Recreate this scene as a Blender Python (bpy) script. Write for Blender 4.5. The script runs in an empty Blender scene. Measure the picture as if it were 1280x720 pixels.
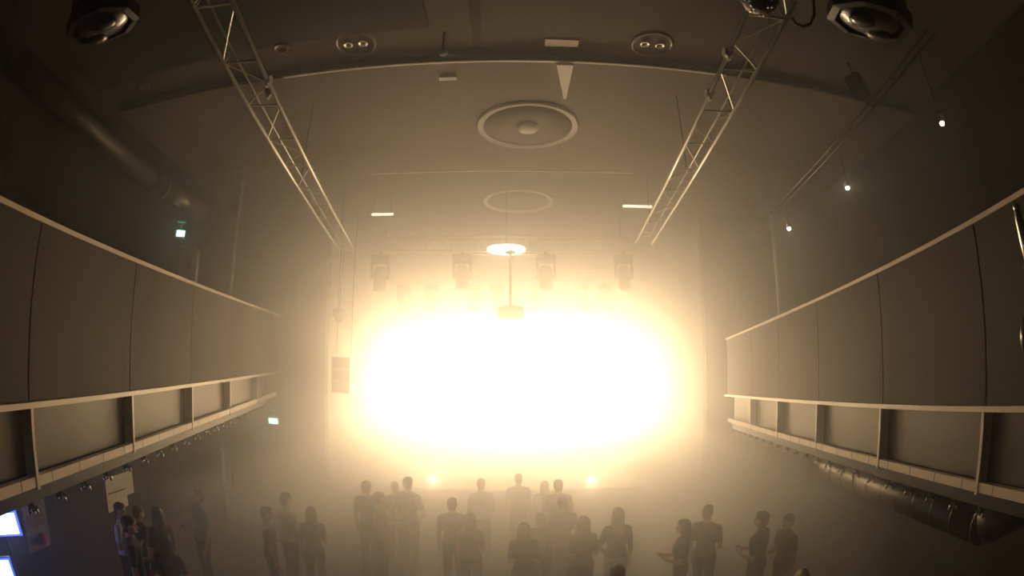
import bpy, bmesh, math, random
from mathutils import Vector, Matrix
random.seed(4)
SC = bpy.context.scene
COL = SC.collection
CZ = 3.8            # eye height over the dance floor
F, PIT = 640.0, math.radians(9.0)
S = 2.2

# ---------------------------------------------------------------- measuring
def ray(px, py):
    dx, dy = px - 640, 360 - py
    r = math.hypot(dx, dy) or 1e-6
    th = 2 * math.asin(min(1, r / 2 / F))
    v = (math.sin(th) * dx / r, math.cos(th), math.sin(th) * dy / r)
    c, s = math.cos(PIT), math.sin(PIT)
    return Vector((v[0], v[1] * c - v[2] * s, v[1] * s + v[2] * c))
def at_z(px, py, z):
    v = ray(px, py); t = (z - CZ) / v.z
    return Vector((v.x * t, v.y * t, z))
def at_y(px, py, y):
    v = ray(px, py); t = y / v.y
    return Vector((v.x * t, y, CZ + v.z * t))
def at_plane(px, py, w, sk, sgn):         # x = sgn*(w + sk*y)
    v = ray(px, py); t = sgn * w / (v.x - sgn * sk * v.y)
    return Vector((v.x * t, v.y * t, CZ + v.z * t))
def at_d(px, py, d):
    v = ray(px, py)
    return Vector((v.x * d, v.y * d, CZ + v.z * d))

# ---------------------------------------------------------------- materials
def mat(name, col, rough=.6, metal=0.0, noise=0.0, scale=6.0, emit=None, es=0.0, spec=.5, bump=0.0):
    m = bpy.data.materials.new(name); m.use_nodes = True
    nt = m.node_tree; b = nt.nodes['Principled BSDF']
    b.inputs['Base Color'].default_value = (*col, 1)
    b.inputs['Roughness'].default_value = rough
    b.inputs['Metallic'].default_value = metal
    b.inputs['Specular IOR Level'].default_value = spec
    if noise or bump:
        tc = nt.nodes.new('ShaderNodeTexCoord'); n = nt.nodes.new('ShaderNodeTexNoise')
        n.inputs['Scale'].default_value = scale; n.inputs['Detail'].default_value = 4
        nt.links.new(tc.outputs['Object'], n.inputs['Vector'])
        if noise:
            mr = nt.nodes.new('ShaderNodeMapRange')
            mr.inputs['To Min'].default_value = 1 - noise; mr.inputs['To Max'].default_value = 1 + noise
            nt.links.new(n.outputs['Fac'], mr.inputs['Value'])
            mx = nt.nodes.new('ShaderNodeVectorMath'); mx.operation = 'SCALE'
            mx.inputs[0].default_value = col
            nt.links.new(mr.outputs['Result'], mx.inputs['Scale'])
            nt.links.new(mx.outputs['Vector'], b.inputs['Base Color'])
        if bump:
            bp = nt.nodes.new('ShaderNodeBump'); bp.inputs['Strength'].default_value = bump
            bp.inputs['Distance'].default_value = .02
            nt.links.new(n.outputs['Fac'], bp.inputs['Height']); nt.links.new(bp.outputs['Normal'], b.inputs['Normal'])
    if emit:
        b.inputs['Emission Color'].default_value = (*emit, 1); b.inputs['Emission Strength'].default_value = es
    return m
M = dict(
    wall=mat('dark_wall_paint', (.022, .017, .015), .85, spec=.2, noise=.2, scale=1.5),
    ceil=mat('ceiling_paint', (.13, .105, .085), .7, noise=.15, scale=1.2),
    ceil_near=mat('near_ceiling_dimmed', (.075, .06, .048), .75, noise=.15, scale=1.2),  # darker copy of the ceiling paint, its dimness put into the colour
    ceil_dark=mat('black_paint_and_riser_shade', (.022, .019, .017), .8, noise=.15),
    floor=mat('dance_floor', (.07, .058, .05), .5, noise=.3, scale=3),
    panel=mat('brown_balcony_panel', (.045, .034, .027), .65, noise=.18, scale=1.1, bump=.03, spec=.15),
    fascia=mat('satin_fascia_panel', (.065, .055, .041), .5, metal=.2, noise=.15, scale=1.4, bump=.04),
    cream=mat('cream_painted_metal', (.62, .53, .42), .4, noise=.06),
    alu=mat('aluminium_tube', (.78, .75, .70), .3, metal=.35, noise=.05),
    black=mat('black_metal', (.015, .014, .014), .45),
    blackgl=mat('black_gloss', (.012, .011, .012), .2),
    chrome=mat('chrome', (.85, .83, .8), .12, metal=1),
    glass=mat('lens_glass', (.05, .045, .05), .06, metal=.2, spec=.9),
    refl=mat('reflector', (.55, .5, .45), .25, metal=1),
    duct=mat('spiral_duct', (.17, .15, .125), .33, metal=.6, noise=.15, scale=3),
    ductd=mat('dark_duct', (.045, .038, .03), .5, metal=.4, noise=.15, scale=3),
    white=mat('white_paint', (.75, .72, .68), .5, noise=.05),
    paper=mat('poster_paper', (.85, .78, .68), .7, noise=.25, scale=9),
    paperd=mat('dark_poster', (.16, .12, .11), .7, noise=.4, scale=14),
    stage=mat('black_stage_board', (.03, .027, .025), .5, noise=.2),
    red=mat('red_plastic', (.5, .05, .03), .4),
    drape=mat('pale_backdrop_cloth', (.55, .5, .42), .9, noise=.1, scale=2),
    skin=mat('skin', (.52, .33, .24), .55, noise=.05),
    hair_b=mat('brown_hair', (.05, .03, .02), .55), hair_k=mat('black_hair', (.015, .012, .01), .5),
    hair_f=mat('fair_hair', (.32, .22, .12), .55),
    eye=mat('eye', (.03, .02, .02), .2), shoe=mat('dark_shoe', (.03, .03, .03), .5),
    jeans=mat('dark_jeans', (.04, .045, .07), .85, noise=.2, scale=20), trou=mat('black_trousers', (.02, .02, .022), .85),
    c_dark=mat('dark_shirt', (.03, .028, .03), .85), c_white=mat('white_shirt', (.7, .66, .62), .8),
    c_teal=mat('teal_shirt', (.05, .26, .27), .8), c_grey=mat('grey_shirt', (.22, .2, .19), .85),
    c_red=mat('maroon_shirt', (.18, .03, .03), .85), c_brown=mat('brown_jacket', (.12, .07, .045), .8),
)
WARM = (1.0, .70, .385)
M['lamp'] = mat('lit_lamp_face', (.8, .7, .5), .5, emit=WARM, es=60)
M['strip'] = mat('lit_strip_lamp', (.8, .8, .75), .4, emit=(1, .9, .7), es=2.5)
M['lamp_dim'] = mat('added_small_lamp_face', (.8, .7, .5), .5, emit=WARM, es=8)
M['bulb'] = mat('lit_downlight', (.8, .7, .5), .5, emit=(1, .85, .6), es=40)
M['disc'] = mat('lit_ceiling_disc', (.8, .78, .7), .5, emit=(1, .85, .6), es=3.5)
M['exit'] = mat('lit_exit_sign', (.3, .8, .7), .5, emit=(.55, .95, .9), es=5)
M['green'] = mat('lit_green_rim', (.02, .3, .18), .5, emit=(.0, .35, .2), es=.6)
M['screen'] = mat('lit_monitor_screen', (.3, .4, .9), .4, emit=(.45, .6, 1), es=5)
M['blue'] = mat('lit_monitor_rim', (.05, .1, .8), .4, emit=(.06, .1, 1.0), es=2.0)

# ---------------------------------------------------------------- mesh helpers
def newbm(): return bmesh.new()
def obj(name, bm, m, parent=None, smooth=False, loc=None):
    bmesh.ops.recalc_face_normals(bm, faces=bm.faces)
    if loc is not None:
        bmesh.ops.translate(bm, verts=bm.verts, vec=-Vector(loc))
    me = bpy.data.meshes.new(name); bm.to_mesh(me); bm.free()
    me.materials.append(M[m] if isinstance(m, str) else m)
    if smooth:
        for p in me.polygons: p.use_smooth = True
    o = bpy.data.objects.new(name, me); COL.objects.link(o)
    if loc is not None: o.location = loc
    if parent: o.parent = parent
    return o
def thing(name, label, cat, loc=(0, 0, 0), group=None, rotz=0):
    o = bpy.data.objects.new(name, None); COL.objects.link(o)
    o.location = loc; o.rotation_euler = (0, 0, rotz)
    o['label'] = label; o['category'] = cat
    if group: o['group'] = group
    return o
def tag(o, label, cat, group=None):
    o['label'] = label; o['category'] = cat
    if group: o['group'] = group
    return o
def struct(o): o['kind'] = 'structure'; return o
def box(bm, c, s, rz=0, rot=None):
    mtx = Matrix.Translation(c) @ (rot.to_4x4() if rot else Matrix.Rotation(rz, 4, 'Z')) @ Matrix.Diagonal((*s, 1))
    bmesh.ops.create_cube(bm, size=1, matrix=mtx)
def basis(d):
    d = d.normalized(); up = Vector((0, 0, 1)) if abs(d.z) < .95 else Vector((0, 1, 0))
    x = d.cross(up).normalized(); y = x.cross(d).normalized()
    return Matrix((x, y, d)).transposed()
def tube(bm, a, b, r0, r1=None, n=10, caps=True):
    a, b = Vector(a), Vector(b); r1 = r0 if r1 is None else r1
    mtx = Matrix.Translation((a + b) / 2) @ basis(b - a).to_4x4()
    bmesh.ops.create_cone(bm, cap_ends=caps, segments=n, radius1=r0, radius2=r1, depth=(b - a).length, matrix=mtx)
def path(bm, pts, r, n=8):
    pts = [Vector(p) for p in pts]; rings = []
    rs = r if isinstance(r, (list, tuple)) else [r] * len(pts)
    for i, p in enumerate(pts):
        d = (pts[min(i + 1, len(pts) - 1)] - pts[max(i - 1, 0)])
        B = basis(d)
        rings.append([bm.verts.new(p + B @ Vector((rs[i] * math.cos(t * 2 * math.pi / n), rs[i] * math.sin(t * 2 * math.pi / n), 0))) for t in range(n)])
    for i in range(len(rings) - 1):
        for t in range(n):
            bm.faces.new((rings[i][t], rings[i][(t + 1) % n], rings[i + 1][(t + 1) % n], rings[i + 1][t]))
    bm.faces.new(rings[0][::-1]); bm.faces.new(rings[-1])
def lathe(bm, prof, mtx=Matrix.Identity(4), n=32):
    rings = []
    for r, z in prof:
        rings.append([bm.verts.new(mtx @ Vector((max(r, 1e-4) * math.cos(2 * math.pi * t / n), max(r, 1e-4) * math.sin(2 * math.pi * t / n), z))) for t in range(n)])
    for i in range(len(rings) - 1):
        for t in range(n):
            bm.faces.new((rings[i][t], rings[i][(t + 1) % n], rings[i + 1][(t + 1) % n], rings[i + 1][t]))
    bm.faces.new(rings[0][::-1]); bm.faces.new(rings[-1])
def ball(bm, c, r, sub=2):
    r = (r, r, r) if isinstance(r, (int, float)) else r
    bmesh.ops.create_icosphere(bm, subdivisions=sub, radius=1, matrix=Matrix.Translation(c) @ Matrix.Diagonal((*r, 1)))
def copy_tree(o, parent=None):
    c = o.copy(); COL.objects.link(c)
    if parent: c.parent = parent
    for ch in list(o.children): copy_tree(ch, c)
    return c
def one(name, bm, m, label, cat, group=None, smooth=False, loc=None):
    return tag(obj(name, bm, m, None, smooth, loc), label, cat, group)

# ---------------------------------------------------------------- camera
cam = bpy.data.cameras.new('camera'); co = bpy.data.objects.new('camera', cam); COL.objects.link(co)
cam.type = 'PANO'; cam.sensor_width = 36; cam.sensor_fit = 'HORIZONTAL'
cc = cam if hasattr(cam, 'panorama_type') else cam.cycles
cc.panorama_type = 'FISHEYE_EQUISOLID'; cc.fisheye_lens = 18.0; cc.fisheye_fov = math.pi
cam.clip_start = .02
co.location = (0, 0, CZ); co.rotation_euler = (math.pi / 2 + PIT, 0, 0)
SC.camera = co

# ---------------------------------------------------------------- shell
HC = 4.2; ZC = CZ + HC
LW, LSK = 6.4, .13         # left wall  x = -(LW + LSK*y)
RW, RSK = 6.7, .13
YB, YN = 20.0, -3.0
def wall_side(name, sgn, w, sk):
    bm = newbm()
    a = Vector((sgn * (w + sk * YN), YN, 0)); b = Vector((sgn * (w + sk * YB), YB, 0)); t = Vector((sgn * .25, 0, 0)); h = Vector((0, 0, ZC + .5))
    v = [bm.verts.new(p) for p in (a, b, b + t, a + t, a + h, b + h, b + t + h, a + t + h)]
    for f in ((0, 1, 2, 3), (4, 5, 6, 7), (0, 1, 5, 4), (1, 2, 6, 5), (2, 3, 7, 6), (3, 0, 4, 7)): bm.faces.new([v[i] for i in f])
    struct(obj(name, bm, 'wall'))
wall_side('wall_left', -1, LW, LSK); wall_side('wall_right', 1, RW, RSK)
bm = newbm(); box(bm, (0, (YB + YN) / 2, -.1), (22, YB - YN, .2)); struct(obj('floor', bm, 'floor'))
bm = newbm(); box(bm, (0, YB + .1, ZC / 2), (22, .2, ZC + 1)); struct(obj('wall_back', bm, 'wall'))
bm = newbm(); box(bm, (0, YN - .1, ZC / 2), (22, .2, ZC + 1)); struct(obj('wall_near', bm, 'wall'))
# stage opening: dark walls either side and the header over it
PY = 13.1
bm = newbm()
box(bm, (-6.98, PY, ZC / 2), (4.0, .25, ZC)); struct(obj('wall_front', bm, 'wall'))
bm = newbm(); box(bm, (7.3, PY, ZC / 2), (4.2, .25, ZC)); struct(obj('wall_front', bm, 'wall'))
# ceiling: the far field hangs a little lower than the near one
s1 = at_z(640, 76, ZC).y; s2 = at_z(640, 213, ZC).y
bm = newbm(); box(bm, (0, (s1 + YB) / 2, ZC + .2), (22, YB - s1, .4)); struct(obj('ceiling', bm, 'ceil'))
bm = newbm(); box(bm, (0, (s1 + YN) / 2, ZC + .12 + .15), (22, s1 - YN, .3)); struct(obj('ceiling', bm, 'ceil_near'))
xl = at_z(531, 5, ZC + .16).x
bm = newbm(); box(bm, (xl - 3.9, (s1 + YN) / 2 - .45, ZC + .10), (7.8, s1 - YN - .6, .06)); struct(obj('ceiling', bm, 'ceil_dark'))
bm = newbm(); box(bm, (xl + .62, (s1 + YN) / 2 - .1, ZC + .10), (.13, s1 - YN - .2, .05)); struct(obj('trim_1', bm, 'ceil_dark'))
def trimline(n, pts, r):  # white paint stands in for lamp highlights along the metal trim
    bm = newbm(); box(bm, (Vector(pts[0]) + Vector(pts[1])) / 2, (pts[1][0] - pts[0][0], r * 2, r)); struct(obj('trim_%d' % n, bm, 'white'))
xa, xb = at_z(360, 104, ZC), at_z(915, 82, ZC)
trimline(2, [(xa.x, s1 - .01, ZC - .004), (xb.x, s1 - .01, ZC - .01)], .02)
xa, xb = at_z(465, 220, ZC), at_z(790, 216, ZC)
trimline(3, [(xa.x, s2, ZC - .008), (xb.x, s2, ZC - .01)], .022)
# riser face under the near field, its shade put into the dark colour
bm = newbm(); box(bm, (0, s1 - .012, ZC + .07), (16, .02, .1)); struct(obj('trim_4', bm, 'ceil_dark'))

# ---------------------------------------------------------------- ceiling rings
def ring(px, py, dia, label, knob):
    c = at_z(px, py, ZC); R = dia / 2
    t = thing('ceiling_rose', label, 'ceiling ring', (c.x, c.y, ZC), 'round rims in the ceiling')
    bm = newbm()
    prof = [(R - .09, 0), (R - .085, -.03), (R - .05, -.045), (R - .035, -.02), (R - .02, -.05), (R + .02, -.05), (R + .035, 0)]
    lathe(bm, prof, n=72); obj('rim', bm, 'white', t, True)
    bm = newbm(); lathe(bm, [(R - .085, -.004), (R - .085, -.014), (.01, -.014), (.005, -.004)], n=64); obj('disc', bm, 'ceil', t, True)
    if knob:
        bm = newbm(); lathe(bm, [(.20, 0), (.20, -.04), (.17, -.09), (.08, -.12), (.002, -.125)], n=32); obj('hub', bm, 'white', t, True)
ring(660, 157, 1.74, 'large round ceiling ring with a domed hub, nearest the camera', True)
ring(648, 251, 1.74, 'faint round ceiling ring beyond the second trim line', False)

# round twin lamps in the near ceiling
def twin(px, py, label):
    c = at_z(px, py, ZC + .16)
    t = thing('ceiling_lamp', label, 'ceiling light', (c.x, c.y, ZC + .16), 'round twin lamps in the near ceiling')
    bm = newbm(); lathe(bm, [(.30, 0), (.31, -.05), (.27, -.075), (.25, -.03), (.24, 0)], n=40); obj('rim', bm, 'duct', t, True)
    bm = newbm(); lathe(bm, [(.245, 0), (.245, -.02), (.01, -.02), (.005, 0)], n=32); obj('plate', bm, 'black', t, True)
    for s in (-1, 1):
        bm = newbm(); lathe(bm, [(.06, -.02), (.075, -.07), (.05, -.075), (.03, -.04), (.01, -.03)], Matrix.Translation((s * .11, 0, 0)), 20); obj('lamp_head', bm, 'chrome', t, True)
twin(445, 51, 'round ceiling lamp with two chrome heads on the dark ceiling')
twin(815, 52, 'round ceiling lamp with two heads on the paler right ceiling')
for px, py, lb in ((352, 57, 'small round downlight in the dark ceiling beside the left truss'), (181, 106, 'small round downlight high up left of the left truss')):
    c = at_z(px, py, ZC + .1)
    bm = newbm(); lathe(bm, [(.11, 0), (.115, -.05), (.09, -.06), (.08, -.02), (.01, -.02)], n=24)
    one('downlight', bm, 'duct', lb, 'ceiling light', 'small round downlights', True).location = (c.x, c.y, ZC + .1)
c = at_z(555, 49, ZC)
bm = newbm(); tube(bm, (c.x, c.y, ZC + .16), (c.x, c.y, ZC - .22), .018); lathe(bm, [(.02, .03), (.07, 0), (.05, -.03), (.01, -.04)], Matrix.Translation((c.x, c.y, ZC - .23)), 16)
one('sprinkler', bm, 'black', 'small black sprinkler on a short pipe under the near ceiling', 'sprinkler', None, True)
c = at_z(702, 50, ZC + .16)
bm = newbm(); box(bm, (c.x, c.y, ZC + .13), (.46, .16, .06))
one('ceiling_vent', bm, 'duct', 'flat rectangular plate on the ceiling above the near trim line', 'vent')
for px, py, w in ((560, 96, .26),):
    c = at_z(px, py, ZC); bm = newbm(); box(bm, (c.x, c.y, ZC - .02), (w, .09, .04))
    one('ceiling_vent', bm, 'white', 'small pale ceiling plate left of the large ring', 'vent')
a, b = at_z(706, 78, ZC), at_z(706, 122, ZC)
bm = newbm()
v = [bm.verts.new(p) for p in ((a.x - .12, a.y, ZC), (a.x + .12, a.y, ZC), (b.x + .02, b.y, ZC), (b.x - .02, b.y, ZC), (a.x - .12, a.y, ZC - .05), (a.x + .12, a.y, ZC - .05), (b.x + .02, b.y, ZC - .03), (b.x - .02, b.y, ZC - .03))]
for f in ((0, 1, 2, 3), (4, 5, 6, 7), (0, 1, 5, 4), (1, 2, 6, 5), (2, 3, 7, 6), (3, 0, 4, 7)): bm.faces.new([v[i] for i in f])
one('ceiling_bracket', bm, 'white', 'tapering pale bracket on the ceiling right of the large ring', 'bracket')

# ---------------------------------------------------------------- balconies
ORD = ['first', 'second', 'third', 'fourth', 'fifth', 'sixth', 'seventh', 'eighth', 'ninth', 'tenth', 'eleventh', 'twelfth', 'thirteenth',
       'fourteenth', 'fifteenth', 'sixteenth', 'seventeenth', 'eighteenth', 'nineteenth', 'twentieth', 'twenty-first', 'twenty-second', 'twenty-third', 'twenty-fourth']
def balcony(sgn, W, sk, zt, zm, zb, posts, dend, dend_low, wallw, wallsk, label, side):
    def P(d, z, off=0):                    # off: metres outward, away from the hall
        n = Vector((sgn, -sk, 0)).normalized()
        return Vector((sgn * (W + sk * d) * S, d * S, CZ + z * S)) + n * off
    t = thing('balcony', label, 'balcony', P(2.5, zb(2.5)))
    base = t.location.copy()
    def sl(bm, d0, d1, zf0, zf1, o0, o1):  # slab between two sloping lines zf(d) and offsets
        v = []
        for d in (d0, d1):
            for z in (zf0(d), zf1(d)):
                for o in (o0, o1): v.append(bm.verts.new(P(d, z, o)))
        for f in ((0, 1, 3, 2), (4, 5, 7, 6), (0, 1, 5, 4), (2, 3, 7, 6), (0, 2, 6, 4), (1, 3, 7, 5)): bm.faces.new([v[i] for i in f])
    def put(name, bm, m):
        o = obj(name, bm, m, t); o.matrix_parent_inverse = Matrix.Translation(-base); return o
    dn = -.9
    e = 1 / S
    bm = newbm(); sl(bm, dn, dend[0], lambda d: zt(d), lambda d: zt(d) - .045 * e, -.03, .03); put('top_rail', bm, 'cream')
    bm = newbm(); sl(bm, dn, dend[1], lambda d: zm(d), lambda d: zm(d) - .05 * e, -.05, .04); put('middle_rail', bm, 'cream')
    bm = newbm(); sl(bm, dn, dend[2], lambda d: zb(d) + .09 * e, lambda d: zb(d), -.045, .03)
    o = put('bottom_strip', bm, 'cream')
    bm = newbm(); sl(bm, dn, dend_low, lambda d: zb(d) - .001, lambda d: zb(d) - .15 * e, .04, .20); put('lamp_channel', bm, 'black')
    ps = sorted(posts); ps = [ps[0] - (ps[1] - ps[0])] + ps
    edges = [dn] + ps + [dend_low]
    g = .009 * e
    for i in range(len(edges) - 1):
        a, b = edges[i] + g, edges[i + 1] - g
        b2 = b if i < len(edges) - 2 else dend[0] - .02
        bm = newbm(); sl(bm, a, b2, lambda d: zt(d) - .045 * e, zm, -.012, .01); put('upper_panel', bm, 'panel')
        bm = newbm(); sl(bm, a, b, lambda d: zm(d) - .05 * e, lambda d: zb(d) + .09 * e, .08, .10); put('lower_panel', bm, 'fascia')
    for d in ps:
        bm = newbm(); sl(bm, d - .019 * e, d + .019 * e, lambda d: zm(d) - .05 * e, lambda d: zb(d) - .02 * e, -.055, .08); p = put('post', bm, 'cream')
        for fz in (.72, .22):
            bm = newbm(); q = P(d + .02 * e, zm(d) + (zt(d) - zm(d)) * fz, -.016); ball(bm, q, .009, 1)
            o = obj('screw', bm, 'chrome', p)
    # thin joints across the bottom strip
    bm = newbm()
    for i in range(len(ps) - 1):
        for k in range(4):
            d = ps[i] + (ps[i + 1] - ps[i]) * (k + .5) / 4
            sl(bm, d - .003 * e, d + .003 * e, lambda d: zb(d) + .091 * e, lambda d: zb(d) - .001 * e, -.047, -.04)
    put('strip_joint', bm, 'black')
    # deck from the front to the wall
    bm = newbm(); v = []
    for d in (dn, dend_low):
        for z in (zb(d) + .10 * e, zb(d) - .06 * e):
            for k in (0, 1):
                p = P(d, z, .21)
                if k: p = Vector((sgn * (wallw + wallsk * p.y - .02), p.y, p.z))
                v.append(bm.verts.new(p))
    for f in ((0, 1, 3, 2), (4, 5, 7, 6), (0, 1, 5, 4), (2, 3, 7, 6), (0, 2, 6, 4), (1, 3, 7, 5)): bm.faces.new([v[i] for i in f])
    put('deck', bm, 'wall')
    # small lamps under the edge
    first = None; n = 0
    ps2 = sorted(posts)
    sp = (ps2[-1] - ps2[0]) / (len(ps2) - 1) / 4
    d = ps2[0] + .02
    spots = []
    while d < dend_low - .05: spots.append(d); d += sp
    if side == 'left': spots = [spots[0] - sp * .25] + spots[0:] if False else spots
    for i, d in enumerate(spots):
        q = P(d, zb(d) - .15 * e, .12)
        if first is None:
            r = thing('spot_lamp', '', 'spot lamp', q)
            bm = newbm(); tube(bm, (0, 0, .0), (0, 0, -.06), .022, n=10); box(bm, (0, 0, -.07), (.09, .07, .02)); obj('bracket', bm, 'black', r)
            for k in range(3):
                an = k * 2.094 + .5; cx, cy = .035 * math.cos(an), .035 * math.sin(an)
                bm = newbm(); tube(bm, (cx, cy, -.075), (cx * 1.5, cy * 1.5, -.12), .014, .022, 12); ball(bm, (cx * 1.5, cy * 1.5, -.12), .018, 2)
                obj('bulb', bm, 'chrome', r, True)
            first = r
        else:
            r = copy_tree(first); r.location = q
        r['group'] = 'small spot lamps under the %s balcony' % side
        r['label'] = 'small chrome spot lamp under the %s balcony edge, %s from the near end' % (side, ORD[i])
lin = lambda a, b: (lambda d: a + b * d)
balcony(-1, 1.47, .24, lin(.42, .028), lin(-.26, .025), lin(-.588, .033), [1.17, 2.05, 2.93, 3.80, 4.70], (5.75, 5.92, 5.62), 5.30, LW, LSK,
        'left balcony with brown panels, cream rails and a row of small lamps', 'left')
balcony(1, 1.64, .14, lin(.54, -.05), lin(-.225, -.0235), lin(-.583, -.0129), [1.27, 2.12, 2.95, 3.71, 4.42], (5.30, 5.36, 5.2), 5.15, RW, RSK,
        'right balcony with brown panels, cream rails and a duct below it', 'right')

# ---------------------------------------------------------------- trusses
def truss(bmc, bmb, A, B, w, h, step, side_dir):
    A, B = Vector(A), Vector(B); d = (B - A); L = d.length; u = d / L; sd = Vector(side_dir).normalized()
    up = Vector((0, 0, 1))
    C = [(0, 0), (1, 0), (0, 1), (1, 1)]
    cp = lambda c, s: A + u * s + sd * (w * c[0]) + up * (h * c[1])
    chords = []
    for c in C:
        bm = newbm(); tube(bm, cp(c, 0), cp(c, L), .034, n=10); chords.append(bm)
    n = max(1, round(L / step)); st = L / n
    for i in range(n + 1):
        s = min(max(i * st, .03), L - .03)
        for a, b in ((0, 1), (0, 2), (1, 3), (2, 3)): tube(bmb, cp(C[a], s), cp(C[b], s), .013, n=6)
        if i < n:
            s2_ = s + st; m = (s + s2_) / 2
            for a, b in ((0, 2), (1, 3)):
                tube(bmb, cp(C[a], s), cp(C[b], m), .010, n=6); tube(bmb, cp(C[b], m), cp(C[a], min(s2_, L)), .010, n=6)
            tube(bmb, cp(C[0], s), cp(C[1], min(s2_, L)) if False else cp(C[1], m), .009, n=6)
            tube(bmb, cp(C[1], m), cp(C[0], min(s2_, L)), .009, n=6)
    return chords
def make_truss(A, B, w, h, step, sd, label):
    t = thing('lighting_truss', label, 'truss', A)
    bb = newbm(); ch = truss(None, bb, Vector(A) - Vector(A), Vector(B) - Vector(A), w, h, step, sd)
    for c in ch: obj('chord', c, 'alu', t, True)
    obj('bracing', bb, 'alu', t)
    return t
HT = 2.9
zt_ = CZ + HT
def ladder_truss(A, B, w, step, sd, label, phase=0.0):
    t = thing('lighting_truss', label, 'truss', A)
    A, B = Vector(A), Vector(B); d = B - A; L = d.length; u = d / L; sd = Vector(sd).normalized(); up = Vector((0, 0, 1))
    for off, r in ((Vector(), .026), (sd * w, .026), (sd * .05 + up * .17, .014)):
        bm = newbm(); tube(bm, off, d + off, r, n=10); obj('chord', bm, 'alu', t, True)
    n = round(L / step); st = L / n
    bm = newbm()
    for i in range(n + 1):
        s = min(max(i * st, .03), L - .03)
        tube(bm, u * s, u * s + sd * w, .014, n=8)
        tube(bm, u * s, u * s + sd * .05 + up * .17, .009, n=6)
        if i < n: tube(bm, u * (s + .04), u * (min(s + st, L) - .04) + sd * w if i % 2 else u * (s + st * .5) + sd * w, .008, n=6)
        if i < n: tube(bm, u * (s + st * .5) + sd * w, u * min(s + st, L), .008, n=6) if not i % 2 else None
    obj('bracing', bm, 'alu', t)
LA, LB = at_z(238, 0, zt_), at_z(425, 314, zt_)
ladder_truss(LB, LA + (LA - LB).normalized() * 1.8, .40, .95, Vector((1, .18, 0)), 'long aluminium ladder truss running down the left side')
RA, RB = at_z(985, 18, zt_), at_z(815, 304, zt_)
ladder_truss(RB, RA + (RA - RB).normalized() * 1.8, .40, .95, Vector((-1, .11, 0)), 'long aluminium ladder truss running down the right side')
for px, py, s in ((335, 100, -1), (337, 115, 1), (909, 66, 1), (886, 117, -1)):
    c = at_z(px, py, zt_)
    bm = newbm(); tube(bm, c + Vector((-.04, 0, 0)), c + Vector((.04, 0, 0)), .05, n=14); box(bm, c + Vector((0, 0, -.06)), (.03, .05, .06))
    one('truss_clamp', bm, 'alu', 'round clamp on the %s truss, %s of its pair' % ('left' if px < 640 else 'right', 'nearer the camera' if py < 105 else 'further from the camera'), 'clamp', 'clamps on the side trusses')
# front truss over the stage edge
YT = 12.4
zf = at_y(628, 313, YT).z
fl, fr = at_y(470, 300, YT), at_y(787, 300, YT)
make_truss((fl.x, YT, zf), (fr.x, YT, zf), .38, .36, .62, Vector((0, 1, 0)), 'aluminium box truss across the stage front holding four moving heads')
YT2 = 14.3
zf2 = at_y(628, 352, YT2).z
a2, b2 = at_y(462, 348, YT2), at_y(812, 348, YT2)
make_truss((a2.x, YT2, zf2), (b2.x, YT2, zf2), .34, .34, .7, Vector((0, 1, 0)), 'hazy box truss deeper over the stage with smaller lamps')
# cables the trusses hang from
def hanger(p, z1, label):
    bm = newbm(); tube(bm, p, (p[0], p[1], z1), .008, n=6); one('hanging_cable', bm, 'black', label, 'cable', 'cables holding the trusses')
hanger((fl.x + .2, YT + .19, zf + .385), ZC, 'thin cable above the left end of the front truss')
hanger((fr.x - .2, YT + .19, zf + .385), ZC, 'thin cable above the right end of the front truss')
hanger((a2.x + .4, YT2 + .17, zf2 + .36), ZC, 'thin cable above the left end of the rear truss')
hanger((b2.x - .4, YT2 + .17, zf2 + .36), ZC, 'thin cable above the right end of the rear truss')
for A_, B_, nm in ((LA, LB, 'left'), (RA, RB, 'right')):
    for f, w_ in ((.12, 'far'), (.55, 'middle')):
        p = B_ + (A_ - B_) * f
        sx = .2 if nm == 'left' else -.2
        p = p + Vector((sx, 0, .02))
        hanger((p.x, p.y, p.z), ZC - .0, 'thin cable holding the %s truss at its %s' % (nm, 'far end' if w_ == 'far' else 'middle'))

# ---------------------------------------------------------------- stage fixtures
def moving_head(loc, rz, tilt, s, label, group):
    t = thing('moving_head_light', label, 'stage light', loc, group, rz); t.scale = (s, s, s)
    bm = newbm(); tube(bm, (0, 0, .07), (0, 0, -.02), .03); box(bm, (0, 0, -.07), (.36, .28, .13)); obj('base', bm, 'black', t)
    bm = newbm()
    box(bm, (0, 0, -.16), (.36, .10, .05))
    for q in (-1, 1): box(bm, (q * .165, 0, -.32), (.04, .12, .32))
    obj('yoke', bm, 'black', t)
    R = Matrix.Translation((0, 0, -.42)) @ Matrix.Rotation(tilt, 4, 'X')
    bm = newbm(); lathe(bm, [(.08, .20), (.12, .16), (.135, .0), (.125, -.18), (.14, -.24), (.14, -.30), (.12, -.30)], R, 24); obj('head', bm, 'black', t, True)
    bm = newbm(); lathe(bm, [(.118, -.29), (.09, -.315), (.002, -.325)], R, 24); obj('lens', bm, 'glass', t, True)
    return t
for i, (px, lb) in enumerate(((476, 'dark moving head light at the left end of the front truss'), (578, 'dark moving head light on the front truss, left of the ceiling disc'),
                              (682, 'dark moving head light on the front truss, right of the hanging box'), (779, 'dark moving head light at the right end of the front truss'))):
    p = at_y(px, 322, YT + .19)
    moving_head((p.x, YT + .19, zf - .075), (.1, -.05, .12, .0)[i], (.15, -.05, .05, -.12)[i], 1.25, lb, 'moving heads on the front truss')
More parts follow.
